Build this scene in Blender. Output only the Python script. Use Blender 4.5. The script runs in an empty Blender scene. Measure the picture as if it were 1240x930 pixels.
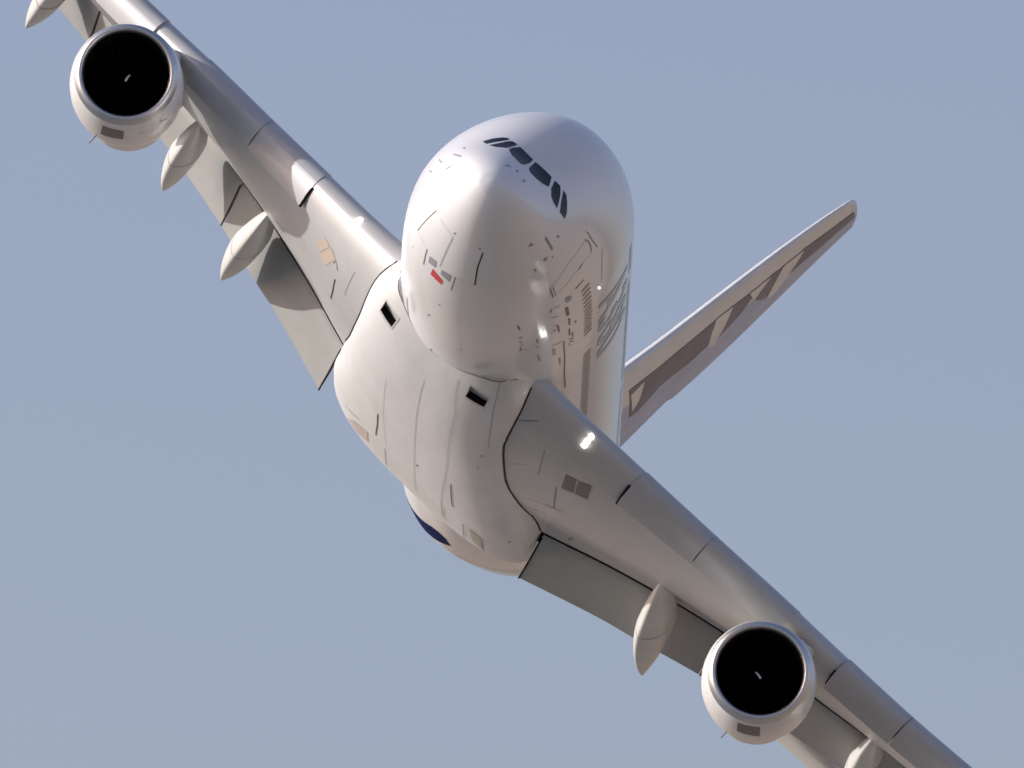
import bpy, bmesh, math, random
from mathutils import Vector, Matrix
from mathutils.bvhtree import BVHTree
R = math.radians
random.seed(7)
scn = bpy.context.scene
COL = scn.collection

# ------------------------------------------------------------------ camera
# aircraft frame: x aft, y starboard, z up (metres)
YAW, ELV, ROLL, DIST = .1406, .156, .7756, 600.2
SC = 35.0225                 # photo pixels per metre at the reference point
PITCH = R(10)                # the camera looks up at the aircraft
C0 = Vector((25, 0, -1))
d = Vector((-math.cos(ELV)*math.cos(YAW), -math.cos(ELV)*math.sin(YAW), -math.sin(ELV)))
fv = -d; rv = fv.cross(Vector((0, 0, 1))).normalized(); uv_ = rv.cross(fv)
cr, sr = math.cos(ROLL), math.sin(ROLL)
ax_r = rv*cr + uv_*sr; ax_u = -rv*sr + uv_*cr            # screen right / up in the aircraft frame
wr = Vector((1, 0, 0)); wf = Vector((0, math.cos(PITCH), math.sin(PITCH))); wu = wr.cross(wf)
A = Matrix((ax_r, ax_u, fv)); B = Matrix((wr, wu, wf)).transposed()
ROT = B @ A
CAMPOS = Vector((0, 0, 1.8))
ORG = CAMPOS + wf*DIST - ROT @ C0
cam = bpy.data.cameras.new('camera'); camo = bpy.data.objects.new('camera', cam); COL.objects.link(camo)
camo.location = CAMPOS
camo.rotation_euler = (R(90)+PITCH, 0, 0)
cam.sensor_width = 36; cam.lens = 36*SC*DIST/1240
cam.shift_x = (620-600.7)/1240; cam.shift_y = -(465-416.0)/1240
cam.clip_start = 1; cam.clip_end = 60000
cam.dof.use_dof = True; cam.dof.focus_distance = 584; cam.dof.aperture_fstop = 1.8
scn.camera = camo

# ------------------------------------------------------------------ sky, sun, exposure
sun_cam = Vector((-.89, .445, .09))          # towards the sun: left, up, a little beyond the aircraft
sd = (wr*sun_cam.x + wu*sun_cam.y + wf*sun_cam.z).normalized()
w = bpy.data.worlds.new('World'); scn.world = w; w.use_nodes = True
nt = w.node_tree; bg = nt.nodes['Background']
sky = nt.nodes.new('ShaderNodeTexSky'); sky.sky_type = 'NISHITA'; sky.sun_disc = False
sky.sun_elevation = math.asin(sd.z); sky.sun_rotation = math.atan2(sd.x, sd.y)
sky.air_density = 1.0; sky.dust_density = 3.0; sky.ozone_density = .5; sky.altitude = 0
tn = nt.nodes.new('ShaderNodeMix'); tn.data_type = 'RGBA'; tn.blend_type = 'MULTIPLY'; tn.inputs[0].default_value = 1
tn.inputs[7].default_value = (.95, .87, .97, 1)      # slight lavender haze tint of the whole sky
nt.links.new(sky.outputs[0], tn.inputs[6]); nt.links.new(tn.outputs[2], bg.inputs[0]); bg.inputs[1].default_value = .15
sl = bpy.data.lights.new('sun', 'SUN'); so = bpy.data.objects.new('sun', sl); COL.objects.link(so)
sl.energy = 4.2; sl.angle = R(.53); sl.color = (1, .985, .965)
so.rotation_euler = sd.to_track_quat('Z', 'Y').to_euler()
scn.view_settings.view_transform = 'Standard'; scn.view_settings.look = 'None'
scn.view_settings.exposure = 0; scn.view_settings.gamma = 1
scn.cycles.max_bounces = 8; scn.cycles.diffuse_bounces = 4

# ------------------------------------------------------------------ materials
def mat(name, col, rough=.4, metal=0, coat=0, var=.06, vscale=.35, bump=0, spec=.5, emit=None, stretch=(1, 1, 1), tint=None, cr_=.1):
    m = bpy.data.materials.new(name); m.use_nodes = True
    n = m.node_tree.nodes; l = m.node_tree.links; p = n['Principled BSDF']
    p.inputs['Roughness'].default_value = rough; p.inputs['Metallic'].default_value = metal
    p.inputs['Specular IOR Level'].default_value = spec
    p.inputs['Coat Weight'].default_value = coat; p.inputs['Coat Roughness'].default_value = cr_
    tc = n.new('ShaderNodeTexCoord'); mp = n.new('ShaderNodeMapping'); mp.inputs['Scale'].default_value = stretch
    l.new(tc.outputs['Object'], mp.inputs[0])
    no = n.new('ShaderNodeTexNoise'); no.inputs['Scale'].default_value = vscale; no.inputs['Detail'].default_value = 5
    no.inputs['Roughness'].default_value = .62
    l.new(mp.outputs[0], no.inputs['Vector'])
    ra = n.new('ShaderNodeValToRGB'); ra.color_ramp.elements[0].position = .15; ra.color_ramp.elements[1].position = .85
    t = tint or (.92, .9, .86)
    ra.color_ramp.elements[0].color = tuple(c*(1-var*2)*t[i] if var else c for i, c in enumerate(col)) + (1,)
    ra.color_ramp.elements[1].color = tuple(min(1, c*(1+var*.3)) for c in col) + (1,)
    l.new(no.outputs['Fac'], ra.inputs[0]); l.new(ra.outputs[0], p.inputs['Base Color'])
    mr = n.new('ShaderNodeMapRange'); mr.inputs[3].default_value = rough*1.25; mr.inputs[4].default_value = rough*.8
    l.new(no.outputs['Fac'], mr.inputs[0]); l.new(mr.outputs[0], p.inputs['Roughness'])
    if bump:
        b = n.new('ShaderNodeBump'); b.inputs['Strength'].default_value = bump; b.inputs['Distance'].default_value = .02
        l.new(no.outputs['Fac'], b.inputs['Height']); l.new(b.outputs[0], p.inputs['Normal'])
    if emit:
        p.inputs['Emission Color'].default_value = tuple(emit[0]) + (1,); p.inputs['Emission Strength'].default_value = emit[1]
    return m
M = dict(
    white=mat('white_paint', (.80, .80, .80), .4, coat=.7, cr_=.12, var=.02, stretch=(.15, 1, 1)),
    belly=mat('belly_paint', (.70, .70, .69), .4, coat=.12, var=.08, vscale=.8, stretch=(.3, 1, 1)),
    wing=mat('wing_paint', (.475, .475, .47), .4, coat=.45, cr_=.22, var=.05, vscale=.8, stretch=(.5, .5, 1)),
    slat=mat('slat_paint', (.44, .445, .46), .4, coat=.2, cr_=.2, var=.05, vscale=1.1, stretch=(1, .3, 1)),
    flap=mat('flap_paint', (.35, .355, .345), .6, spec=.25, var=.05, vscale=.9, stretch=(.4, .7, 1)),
    fairing=mat('fairing_paint', (.60, .60, .57), .38, coat=.1, var=.04, vscale=1.2),
    cowl=mat('cowl_paint', (.76, .75, .73), .3, coat=.25, var=.035, vscale=1.0, stretch=(.4, 1, 1)),
    metal=mat('polished_lip', (.66, .66, .67), .4, metal=1, var=.03, vscale=3),
    steel=mat('nozzle_steel', (.35, .33, .31), .38, metal=1, var=.12, vscale=2),
    dark=mat('inlet_dark', (.006, .006, .006), .7, var=.1, spec=.08),
    fan=mat('fan_blade_dark', (.003, .003, .003), .7, var=.1, spec=.03),
    black=mat('gap_black', (.012, .011, .010), .8, var=.1, spec=.1),  # flat black standing in for shade in gaps and recesses
    seal=mat('seal_rubber', (.05, .042, .038), .7, var=.1, spec=.2),
    line=mat('panel_line', (.22, .215, .21), .6, var=.1),
    fline=mat('faint_line', (.45, .44, .43), .6, var=.1),
    glass=mat('cockpit_glass', (.006, .008, .009), .06, var=.05, spec=.16),
    window=mat('cabin_glass', (.16, .14, .135), .15, var=.1),
    red=mat('red_mark', (.62, .05, .05), .4, var=.05),
    blue=mat('title_blue', (.20, .235, .36), .35, coat=.3, var=.08, vscale=2),
    navy=mat('navy_mark', (.0015, .009, .075), .6, spec=.05, var=.05),
    grey=mat('grey_mark', (.33, .34, .37), .45, var=.08),
    brown=mat('brown_panel', (.21, .18, .165), .5, var=.1),
    tan=mat('tan_panel', (.50, .41, .34), .5, var=.05),
    mauve=mat('fin_mauve', (.24, .215, .25), .55, coat=0, var=.12, vscale=.7),
    lav=mat('fin_lavender', (.56, .62, .78), .55, coat=0, var=.1, vscale=.6),
    soot=mat('soot_grey', (.42, .41, .39), .5, var=.12, vscale=1.5),
    lamp=mat('lamp_on', (1, .97, .9), .3, var=0, emit=((1, .95, .86), 22)),
)
# ------------------------------------------------------------------ helpers
def tag(o, label=None, cat=None, kind=None, group=None):
    if label: o['label'] = label
    if cat: o['category'] = cat
    if kind: o['kind'] = kind
    if group: o['group'] = group
    return o
def obj(name, verts, faces, m, parent, smooth=True, label=None, auto=None):
    me = bpy.data.meshes.new(name)
    me.from_pydata([tuple(v) for v in verts], [], faces); me.validate()
    ms = m if isinstance(m, (list, tuple)) else [m]
    for a in ms: me.materials.append(a)
    bm = bmesh.new(); bm.from_mesh(me); bmesh.ops.remove_doubles(bm, verts=bm.verts, dist=1e-5)
    bmesh.ops.recalc_face_normals(bm, faces=bm.faces)
    if auto:
        for e in bm.edges:
            if len(e.link_faces) == 2 and e.calc_face_angle(0) > R(auto): e.smooth = False
    bm.to_mesh(me); bm.free()
    for p in me.polygons: p.use_smooth = smooth
    o = bpy.data.objects.new(name, me); COL.objects.link(o); o.parent = parent
    if label: o['label'] = label
    return o
def pchip(xs, ys):
    n = len(xs); h = [xs[i+1]-xs[i] for i in range(n-1)]; dd = [(ys[i+1]-ys[i])/h[i] for i in range(n-1)]
    m = [0]*n; m[0] = dd[0]; m[-1] = dd[-1]
    for i in range(1, n-1):
        if dd[i-1]*dd[i] > 0:
            w1 = 2*h[i]+h[i-1]; w2 = h[i]+2*h[i-1]; m[i] = (w1+w2)/(w1/dd[i-1]+w2/dd[i])
    def f(x):
        if x <= xs[0]: return ys[0]
        if x >= xs[-1]: return ys[-1]
        i = 0
        while x > xs[i+1]: i += 1
        t = (x-xs[i])/h[i]; t2 = t*t; t3 = t2*t
        return (2*t3-3*t2+1)*ys[i]+(t3-2*t2+t)*h[i]*m[i]+(-2*t3+3*t2)*ys[i+1]+(t3-t2)*h[i]*m[i+1]
    return f
def tab(s):
    v = [float(a) for a in s.replace(';', ',').split(',')]; return pchip(v[0::2], v[1::2])
def loft(rings, cap0=True, cap1=True):
    n = len(rings[0]); V = [p for r in rings for p in r]; F = []
    for i in range(len(rings)-1):
        for j in range(n):
            k = (j+1) % n; F.append((i*n+j, i*n+k, (i+1)*n+k, (i+1)*n+j))
    if cap0: F.append(tuple(range(n))[::-1])
    if cap1: F.append(tuple((len(rings)-1)*n+j for j in range(n)))
    return V, F
def lathe(prof, n, org, closed=False):
    """prof: (s aft, radius) around an axis parallel to x through org"""
    V = []; F = []
    for s, r in prof:
        for j in range(n):
            a = 2*math.pi*j/n; V.append((org[0]+s, org[1]+r*math.cos(a), org[2]+r*math.sin(a)))
    m = len(prof)
    for i in range(m if closed else m-1):
        for j in range(n):
            k = (j+1) % n; ii = (i+1) % m; F.append((i*n+j, i*n+k, ii*n+k, ii*n+j))
    return V, F
BV = {}
def bvh(o):
    if o.name not in BV:
        me = o.data; BV[o.name] = BVHTree.FromPolygons([v.co.copy() for v in me.vertices], [tuple(p.vertices) for p in me.polygons])
    return BV[o.name]
def snap(o, p, off=.01):
    q, n, _, _ = bvh(o).find_nearest(Vector(p)); 
    me = o.data
    if (Vector(p)-q).dot(n) < 0 and (Vector(p)-q).length > .02: pass
    return q, n
def outn(o, q, n):
    c = CENT[o.name](q); return n if (q-c).dot(n) > 0 else -n
CENT = {}
def ribbon(name, o, pts, wd, m, parent=None, off=.012, closed=False, step=.25, label=None):
    P = [Vector(p) for p in pts]
    if closed: P.append(P[0])
    Q = []
    for a, b in zip(P[:-1], P[1:]):
        k = max(1, int((b-a).length/step))
        for i in range(k): Q.append(a.lerp(b, i/k))
    Q.append(P[-1]); S = []
    for q in Q:
        s, n = snap(o, q); n = outn(o, s, n); S.append((s+n*off, n))
    V = []; F = []
    for i, (s, n) in enumerate(S):
        a = S[max(i-1, 0)][0]; b = S[min(i+1, len(S)-1)][0]; t = (b-a).normalized() if (b-a).length > 1e-6 else Vector((1, 0, 0))
        c = t.cross(n).normalized()*wd/2
        V += [s-c, s+c]
        if i: F.append((2*i-2, 2*i-1, 2*i+1, 2*i))
    return obj(name, V, F, m, parent or o, label=label)
def patch(name, o, pts, m, parent=None, off=.012, maxe=.35, label=None):
    bm = bmesh.new(); vs = [bm.verts.new(p) for p in pts]; bm.faces.new(vs)
    bmesh.ops.triangulate(bm, faces=bm.faces)
    for _ in range(6):
        es = [e for e in bm.edges if e.calc_length() > maxe]
        if not es: break
        bmesh.ops.subdivide_edges(bm, edges=es, cuts=1); bmesh.ops.triangulate(bm, faces=bm.faces)
    for v in bm.verts:
        s, n = snap(o, v.co); v.co = s+outn(o, s, n)*off
    V = [v.co.copy() for v in bm.verts]; bm.verts.index_update(); F = [tuple(v.index for v in f.verts) for f in bm.faces]; bm.free()
    return obj(name, V, F, m, parent or o, label=label)

# ------------------------------------------------------------------ unseen ground: cool dark to warm sandy tones made up to steer bounce light
gm = bpy.data.materials.new('airfield_ground'); gm.use_nodes = True
n = gm.node_tree.nodes; l = gm.node_tree.links; p = n['Principled BSDF']; p.inputs['Roughness'].default_value = .9
tc = n.new('ShaderNodeTexCoord'); no = n.new('ShaderNodeTexNoise'); no.inputs['Scale'].default_value = .006; no.inputs['Detail'].default_value = 10
sx = n.new('ShaderNodeSeparateXYZ'); l.new(tc.outputs['Object'], sx.inputs[0]); l.new(tc.outputs['Object'], no.inputs['Vector'])
m1 = n.new('ShaderNodeMath'); m1.operation = 'MULTIPLY_ADD'; l.new(sx.outputs[1], m1.inputs[0]); m1.inputs[1].default_value = .35; l.new(sx.outputs[0], m1.inputs[2])
m2 = n.new('ShaderNodeMath'); m2.operation = 'MULTIPLY_ADD'; l.new(no.outputs['Fac'], m2.inputs[0]); m2.inputs[1].default_value = 260; l.new(m1.outputs[0], m2.inputs[2])
mr = n.new('ShaderNodeMapRange'); mr.inputs[1].default_value = 260; mr.inputs[2].default_value = 520; l.new(m2.outputs[0], mr.inputs[0])
ra = n.new('ShaderNodeValToRGB'); ra.color_ramp.elements[0].color = (.098, .122, .142, 1); ra.color_ramp.elements[1].color = (.34, .25, .165, 1)
l.new(mr.outputs[0], ra.inputs[0]); l.new(ra.outputs[0], p.inputs['Base Color'])
S = 30000
g = obj('ground', [(-S, -S, 0), (S, -S, 0), (S, S, 0), (-S, S, 0)], [(0, 1, 2, 3)], gm, None); g['kind'] = 'structure'

# ------------------------------------------------------------------ airliner
air = bpy.data.objects.new('airliner', None); COL.objects.link(air)
air.matrix_world = Matrix.Translation(ORG) @ ROT.to_4x4()
tag(air, 'huge white four-engined double-deck jet airliner banking steeply in a clear sky, seen nose-on', 'airplane')

# ---- fuselage
NX = -2.0
_ftop = tab('0,-1.5;.05,-1.22;.15,-1.03;.4,-.78;.9,-.46;1.6,-.1;2.4,.28;3.1,.68;4,1.33;5,2.03;6,2.6;8,3.38;10,3.85;12,4.1;14,4.2;46,4.2;56,4.16;62,3.85;68,3.2;71,2.7;72.3,2.3;72.5,2.1')
fbot = tab('0,-1.5;.05,-1.78;.15,-1.97;.4,-2.27;.9,-2.62;1.6,-2.95;2.4,-3.22;3.1,-3.42;4,-3.62;5,-3.8;6,-3.94;8,-4.12;10,-4.19;12,-4.2;46,-4.2;50,-4.03;55,-3.2;60,-2.05;65,-.6;70,.85;72.3,1.65;72.5,1.9')
_fw = tab('0,0;.05,.35;.15,.6;.4,.95;.9,1.38;1.6,1.8;2.4,2.18;3.1,2.45;4,2.75;5,3.0;6,3.18;8,3.41;10,3.53;12,3.57;46,3.57;50,3.56;55,3.36;60,2.7;65,1.8;70,.85;72.3,.35;72.5,.12')
fmid = tab('0,-1.5;3,-1.25;6,-.9;12,-.5;46,-.5;56,0;65,1.1;72.5,2.0')
def fwid(s):
    k = .79
    if s < 12: return _fw(s*k)
    if s < 19: return _fw(max(12*k, 12-(19-s)*(12-12*k)/7))
    return _fw(s)
ftop = _ftop
def fsec(x, th):
    s = x-NX; k0 = math.sqrt(max(s, 0)/.05) if s < .05 else None
    if k0 is not None:
        b = fsec(NX+.0501, th); return Vector((x, b.y*k0, -1.45+(b.z+1.45)*k0))
    wd = fwid(s); zt = ftop(s); zb = fbot(s); zm = min(max(fmid(s), zb+.02), zt-.02) if s > 0 else zt
    c, sn = math.cos(th), math.sin(th)
    pp = (1.74+.43*min(1, s/14)) if sn >= 0 else 2.05
    return Vector((x, wd*math.copysign(abs(c)**(2/pp), c), zm+((zt-zm) if sn >= 0 else (zm-zb))*math.copysign(abs(sn)**(2/pp), sn)))
xs = [0, .002, .006, .014, .028, .05, .075, .11, .16, .22, .3, .4, .52, .66, .82, 1]+[1+.2*i for i in range(1, 46)]+[10+.4*i for i in range(1, 66)]+[36.5, 37.5, 38.5, 40, 42, 44, 45, 46, 47, 48, 49, 50, 51, 52, 54, 56, 58, 60, 62, 64, 66, 68, 70, 71, 71.8, 72.3, 72.5]
rings = [[fsec(NX+s+.00001, 2*math.pi*j/144) for j in range(144)] for s in xs]
V, F = loft(rings)
fus = obj('fuselage', V, F, M['white'], air)
CENT[fus.name] = lambda q: Vector((min(max(q.x, 2), 60), 0, 0 if q.x > 4 else -1))

# ---- belly fairing
fW = tab('15.2,2.6;16,3.1;17,3.4;19,3.58;22,3.8;26,4.1;30,4.48;33,4.75;35.5,4.75;38,4.35;40,3.75;42,3.05;44,2.3;45.4,1.7')
fB = tab('15.2,-3.9;15.7,-4.2;16.3,-4.5;17.2,-4.8;19,-5.08;22,-5.25;30,-5.37;34,-5.28;36.5,-5.08;39,-4.72;41,-4.42;43,-4.12;45.4,-3.7')
fZ = tab('15.2,-2.9;18,-3.0;24,-3.5;30,-3.7;36,-3.6;42,-3.0;48,-2.6')
def bsec(x, th):
    W, Bt, Z = fW(x), fB(x), fZ(x); c, s = math.cos(th), math.sin(th)
    pp = 2.7 if s < 0 else 2.2
    H = (Z-Bt) if s < 0 else 1.6
    return Vector((x, W*math.copysign(abs(c)**(2/pp), c), Z+H*math.copysign(abs(s)**(2/pp), s)))
bx = [15.2, 15.4, 15.7, 16, 16.4, 16.8, 17.2, 17.8, 18.4, 19, 20, 21, 22, 24, 26, 28, 30, 32, 34, 35, 36, 37, 38, 39, 40, 41, 42, 43, 44, 45, 45.4]
V, F = loft([[bsec(x, 2*math.pi*j/96) for j in range(96)] for x in bx])
bel = obj('belly_fairing', V, F, M['belly'], air)
CENT[bel.name] = lambda q: Vector((min(max(q.x, 19), 40), 0, -3.2))

# ---- wings
xl = lambda y: 16.6+.72*(y-3.7)
zl = tab('2.5,-2.12;3.7,-2.01;5.3,-1.86;7.4,-1.63;9.1,-1.44;10.65,-1.26;12.5,-1.03;14.2,-.83;16.2,-.62;18.9,-.3;21.4,.1;26,1.0;32,2.5;39.7,4.9')
xh = tab('2.5,32.15;3.6,32.2;4.65,32.3;8,32.7;11,33.3;14,34.5;20,37.6;26,40.8;39.7,48.2')
zh = tab('2.5,-4.2;4.6,-3.63;7.25,-2.77;9.1,-2.24;10.03,-1.98;11.67,-1.58;13.35,-1.15;15.56,-.77;17.6,-.33;19.2,-.02;26,1.3;32,2.8;39.7,5.0')
bulge = tab('2.5,1.12;4.6,1.1;8,1.0;14,.9;26,.8;39.7,.7')
LO = tab('0,0;.004,-.013;.012,-.024;.03,-.038;.06,-.05;.12,-.063;.25,-.076;.45,-.072;.7,-.045;.88,-.012;1,0')
UP = tab('0,0;.004,.013;.012,.024;.03,.037;.06,.048;.12,.06;.25,.072;.4,.074;.6,.06;.8,.04;1,.02')
TS = [0, .002, .006, .012, .02, .03, .045, .065, .09, .12, .16, .21, .28, .36, .45, .55, .65, .75, .84, .91, .96, 1]
def wpt(y, t, up, off=0, sg=1):
    """point on the wing surface of the starboard (sg=1) or port side"""
    c = xh(y)-xl(y); L = Vector((xl(y), 0, zl(y)-.034*c)); H = Vector((xh(y), 0, zh(y)))
    f = UP(t) if up else LO(t)*bulge(y)
    p = L.lerp(H, t)+Vector((0, 0, f*c))
    if off:
        e = .003
        f0 = (UP if up else (lambda q: LO(q)*bulge(y)))
        a = L.lerp(H, max(t-e, 0))+Vector((0, 0, f0(max(t-e, 0))*c)); b = L.lerp(H, min(t+e, 1))+Vector((0, 0, f0(min(t+e, 1))*c))
        tn = (b-a).normalized(); nn = Vector((-tn.z, 0, tn.x))*(1 if up else -1)
        if t == 0: nn = Vector((-1, 0, 0))
        p += nn*off
    return Vector((p.x, sg*y, p.z))
def wing_ring(y, sg):
    lo = [wpt(y, t, 0, 0, sg) for t in TS]; up = [wpt(y, t, 1, 0, sg) for t in TS[1:]]
    c = xh(y)-xl(y); te = wpt(y, 1, 1, 0, sg)+Vector((.075*c, 0, -.03*c)); te2 = te+Vector((0, 0, -.03)); cav = wpt(y, 1, 0, 0, sg)+Vector((.0, 0, .013*c))
    return lo[::-1]+up+[te, te2, cav]
ys = [2.2, 3, 3.7, 4.3, 5, 5.7, 6.4, 7.2, 8, 9, 10, 11, 12, 13, 14, 15, 16, 17, 18, 19.5, 21, 23, 25.7, 29, 32, 35, 38, 39, 39.7]
def span(a, b, st): 
    k = max(1, round((b-a)/st)); return [a+(b-a)*i/k for i in range(k+1)]
xt = tab('3.6,35.7;4.9,35.75;8,36.1;11,36.9;14,38.3;20,41.2;26,44.0;32,46.8')
zt_ = tab('3.6,-5.2;4.9,-4.8;8.2,-3.75;9.4,-3.43;10.57,-3.06;11.8,-2.68;12.36,-2.52;14.09,-2.04;17.5,-1.22;20.7,-.52;22.6,-.15;26,.65;32,2.3')
def flap_ring(y, sg):
    a = Vector((xh(y)+.32, 0, zh(y)-.10)); b = Vector((xt(y), 0, zt_(y)))
    c = (b-a).length; t = (b-a)/c; nn = Vector((-t.z, 0, t.x))    # upward normal
    prof = [(1, 0), (.85, .006), (.6, .012), (.3, .006), (.12, .0), (.03, .008), (0, .03), (.02, .052), (.1, .078), (.25, .09), (.5, .075), (.8, .035), (1, .007)]
    return [Vector(((a+t*(q*c)+nn*(h*c)).x, sg*y, (a+t*(q*c)+nn*(h*c)).z)) for q, h in prof]
def slat_ring(y, sg, tl, tu, dl, bs=.025):
    k = 16; lo = [tl*(i/k)**1.8 for i in range(k, 0, -1)]; up = [tu*(i/k)**1.8 for i in range(0, k+1)]
    out = [wpt(y, t, 0, bs+dl*(t/tl)**.9, sg) for t in lo]+[wpt(y, t, 1, bs+(.025-bs)*t/tu, sg) for t in up]
    inn = [wpt(y, t, 1, .003, sg) for t in up[::-1]]+[wpt(y, t, 0, .003, sg) for t in lo[::-1]]
    return out+inn
TLOW = .062
def canoe(name, y0, y1, x0, x1, ztip, wd, dp, parent, sg):
    """flap track fairing: sharp apex on the wing at (x0, y0), keel line running down to a pointed tip at (x1, y1, ztip)"""
    R_ = []; n = 36; za = wpt(y0, (x0-xl(y0))/(xh(y0)-xl(y0)), 0).z
    for i in range(n+1):
        u = i/n; x = x0+(x1-x0)*u; y = y0+(y1-y0)*u
        v = (u-.45)/.55
        e = (u/.45)**.8*(1.25-.25*u/.45) if u < .45 else (1-v)*(1+.9*v)
        e = max(e, .006)
        zc = za+.12+(ztip-za-.12)*(u**1.15)-.10*dp*math.sin(math.pi*u)
        ring = []
        for j in range(32):
            a = 2*math.pi*j/32; c, s = math.cos(a), math.sin(a)
            pw = 1.5 if s < 0 else 2.6
            h = dp*.5 if s < 0 else dp*.75
            ring.append(Vector((x, sg*y+wd/2*e*math.copysign(abs(c)**(2/pw), c), zc+h*e*math.copysign(abs(s)**(2/pw), s))))
        R_.append(ring)
    V, F = loft(R_); o = obj(name, V, F, M['fairing'], parent)
    CENT[o.name] = lambda q: Vector((q.x, sg*(y0+(y1-y0)*(q.x-x0)/(x1-x0)), za+.12+(ztip-za-.12)*max(0, (q.x-x0)/(x1-x0))**1.15))
    return o
FTF = ((9.45, 10.26, 28.7, 37.0, -4.17, 1.1, 1.5), (13.75, 13.95, 30.4, 36.8, -3.3, 1.02, 1.4), (17.9, 18.0, 34.6, 40.2, -1.75, 1.0, 1.3), (22.0, 22.4, 37.2, 41.6, -1.7, 1.0, 1.3))
WINGS = {}; FAIR = {}; SLATS = {}
for sg, side in ((1, 'starboard'), (-1, 'port')):
    V, F = loft([wing_ring(y, sg) for y in ys])
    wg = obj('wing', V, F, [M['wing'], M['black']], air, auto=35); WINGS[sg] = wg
    for p_ in wg.data.polygons:                      # flap cove blackened to give the shade behind the shroud edge
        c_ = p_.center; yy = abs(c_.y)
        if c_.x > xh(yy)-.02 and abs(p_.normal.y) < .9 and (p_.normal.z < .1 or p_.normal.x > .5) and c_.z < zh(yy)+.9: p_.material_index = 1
    CENT[wg.name] = lambda q: Vector((q.x, q.y, zh(abs(q.y))*.5+zl(abs(q.y))*.5))
    for a, b, in ((4.85, 11.62), (11.66, 20.3), (20.34, 28.5)):
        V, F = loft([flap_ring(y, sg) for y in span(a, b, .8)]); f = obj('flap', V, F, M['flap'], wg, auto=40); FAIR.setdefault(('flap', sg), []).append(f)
        CENT[f.name] = lambda q: Vector((q.x, q.y, q.z+5))
    for a, b in ((7.55, 10.55), (10.6, 14.1), (16.35, 19.1), (19.16, 24.2), (27.2, 31), (31.05, 35), (35.05, 38.6)):
        V, F = loft([slat_ring(y, sg, TLOW if y < 15 else .07, .12, .16 if y < 15 else .26, .025 if y < 15 else .09) for y in span(a, b, .45)])
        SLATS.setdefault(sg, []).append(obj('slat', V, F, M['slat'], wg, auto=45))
    for q_ in FTF: FAIR.setdefault(sg, []).append(canoe('flap_track_fairing', *q_, wg, sg))

# ---- engines
def pylon(wg, y, ex, ez, sg):
    R_ = []
    for i in range(15):
        u = i/14; x = ex+1.7+u*10.5
        wd = .42*math.sin(math.pi*min(1, (u*.85+.06)))**.6+.02
        t = (x-xl(y))/(xh(y)-xl(y))
        top = (wpt(y, t, 0).z+.25) if t > .03 else ez+1.98+.0+(wpt(y, .03, 0).z+.25-ez-1.98)*max(0, (x-ex-1.7)/(xl(y)+.3-ex-1.7))**1.1
        rb = 1.6 if u < .45 else 1.6-(u-.45)*1.2
        bot = min(ez+rb, top-.1)
        R_.append([Vector((x, sg*y+wd*a, z_)) for a, z_ in ((-1, bot), (1, bot), (1, top-.15), (.55, top), (-.55, top), (-1, top-.15))])
    V, F = loft(R_); return obj('pylon', V, F, M['fairing'], wg, auto=30)
def engine(y, ex, ez, sg):
    o3 = (ex, sg*y, ez)
    outer = [(.32, 1.795), (.6, 1.86), (1.1, 1.93), (1.7, 1.97), (2.4, 1.965), (3.0, 1.91), (3.6, 1.81), (4.5, 1.62), (5.3, 1.50), (5.9, 1.45), (5.9, 1.40), (5.0, 1.4), (4.2, 1.4)]
    V, F = lathe(outer, 96, o3); cw = obj('engine', V, F, M['cowl'], air, auto=40)
    CENT[cw.name] = lambda q: Vector((q.x, sg*y, ez))
    V, F = lathe([(.32, 1.795), (.2, 1.76), (.1, 1.715), (.04, 1.67), (.008, 1.628), (0, 1.595), (.012, 1.56), (.05, 1.52), (.12, 1.49), (.2, 1.475)], 96, o3)
    obj('inlet_lip', V, F, M['metal'], cw)
    V, F = lathe([(.2, 1.475), (.5, 1.45), (1.0, 1.44), (1.75, 1.47), (1.9, 1.47)], 96, o3); obj('inlet_duct', V, F, M['dark'], cw)
    V, F = [], []
    for k in range(24):
        a0 = 2*math.pi*k/24; b = len(V)
        for i in range(7):
            r = .42+(1.46-.42)*i/6; tw = .10+.10*i/6; a = a0+.22*(i/6)**2
            for s, da in ((1.45+.1*i/6, -.11), (1.6, 0), (1.75, .13)):
                V.append((ex+s, sg*y+r*math.cos(a+da), ez+r*math.sin(a+da)))
        for i in range(6):
            for j in range(2): q = b+i*3+j; F.append((q, q+1, q+4, q+3))
    obj('fan', V, F, M['fan'], cw)
    V, F = lathe([(1.0, .001), (1.02, .06), (1.1, .16), (1.25, .28), (1.45, .4), (1.6, .45), (1.9, .45)], 40, o3)
    sp = obj('spinner', V, F, M['fan'], cw); CENT[sp.name] = lambda q: Vector((q.x+.3, sg*y, ez))
    arc = [(ex+1.05+.02*i, sg*y+(-.06+.036*i)*math.cos(.2 if sg < 0 else 1.4), ez+(-.06+.036*i)*math.sin(.2 if sg < 0 else 1.4)) for i in range(8)]
    ribbon('spinner_mark', sp, arc, .07, M['spiral'], cw, off=.012, step=.05)
    V, F = lathe([(1.85, 1.47), (1.86, .3)], 48, o3); obj('fan_case', V, F, M['dark'], cw)
    V, F = lathe([(4.2, 1.15), (5.2, 1.12), (6.4, .95), (7.4, .72), (7.5, .66), (6.8, .6)], 64, o3); obj('core_nozzle', V, F, M['steel'], cw)
    V, F = lathe([(6.6, .5), (7.4, .42), (8.1, .2), (8.4, .02)], 40, o3); obj('exhaust_plug', V, F, M['steel'], cw)
    return cw
M['spiral'] = mat('spiral_white', (.8, .8, .82), .4, var=0, emit=None)
ENG = {}
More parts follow.
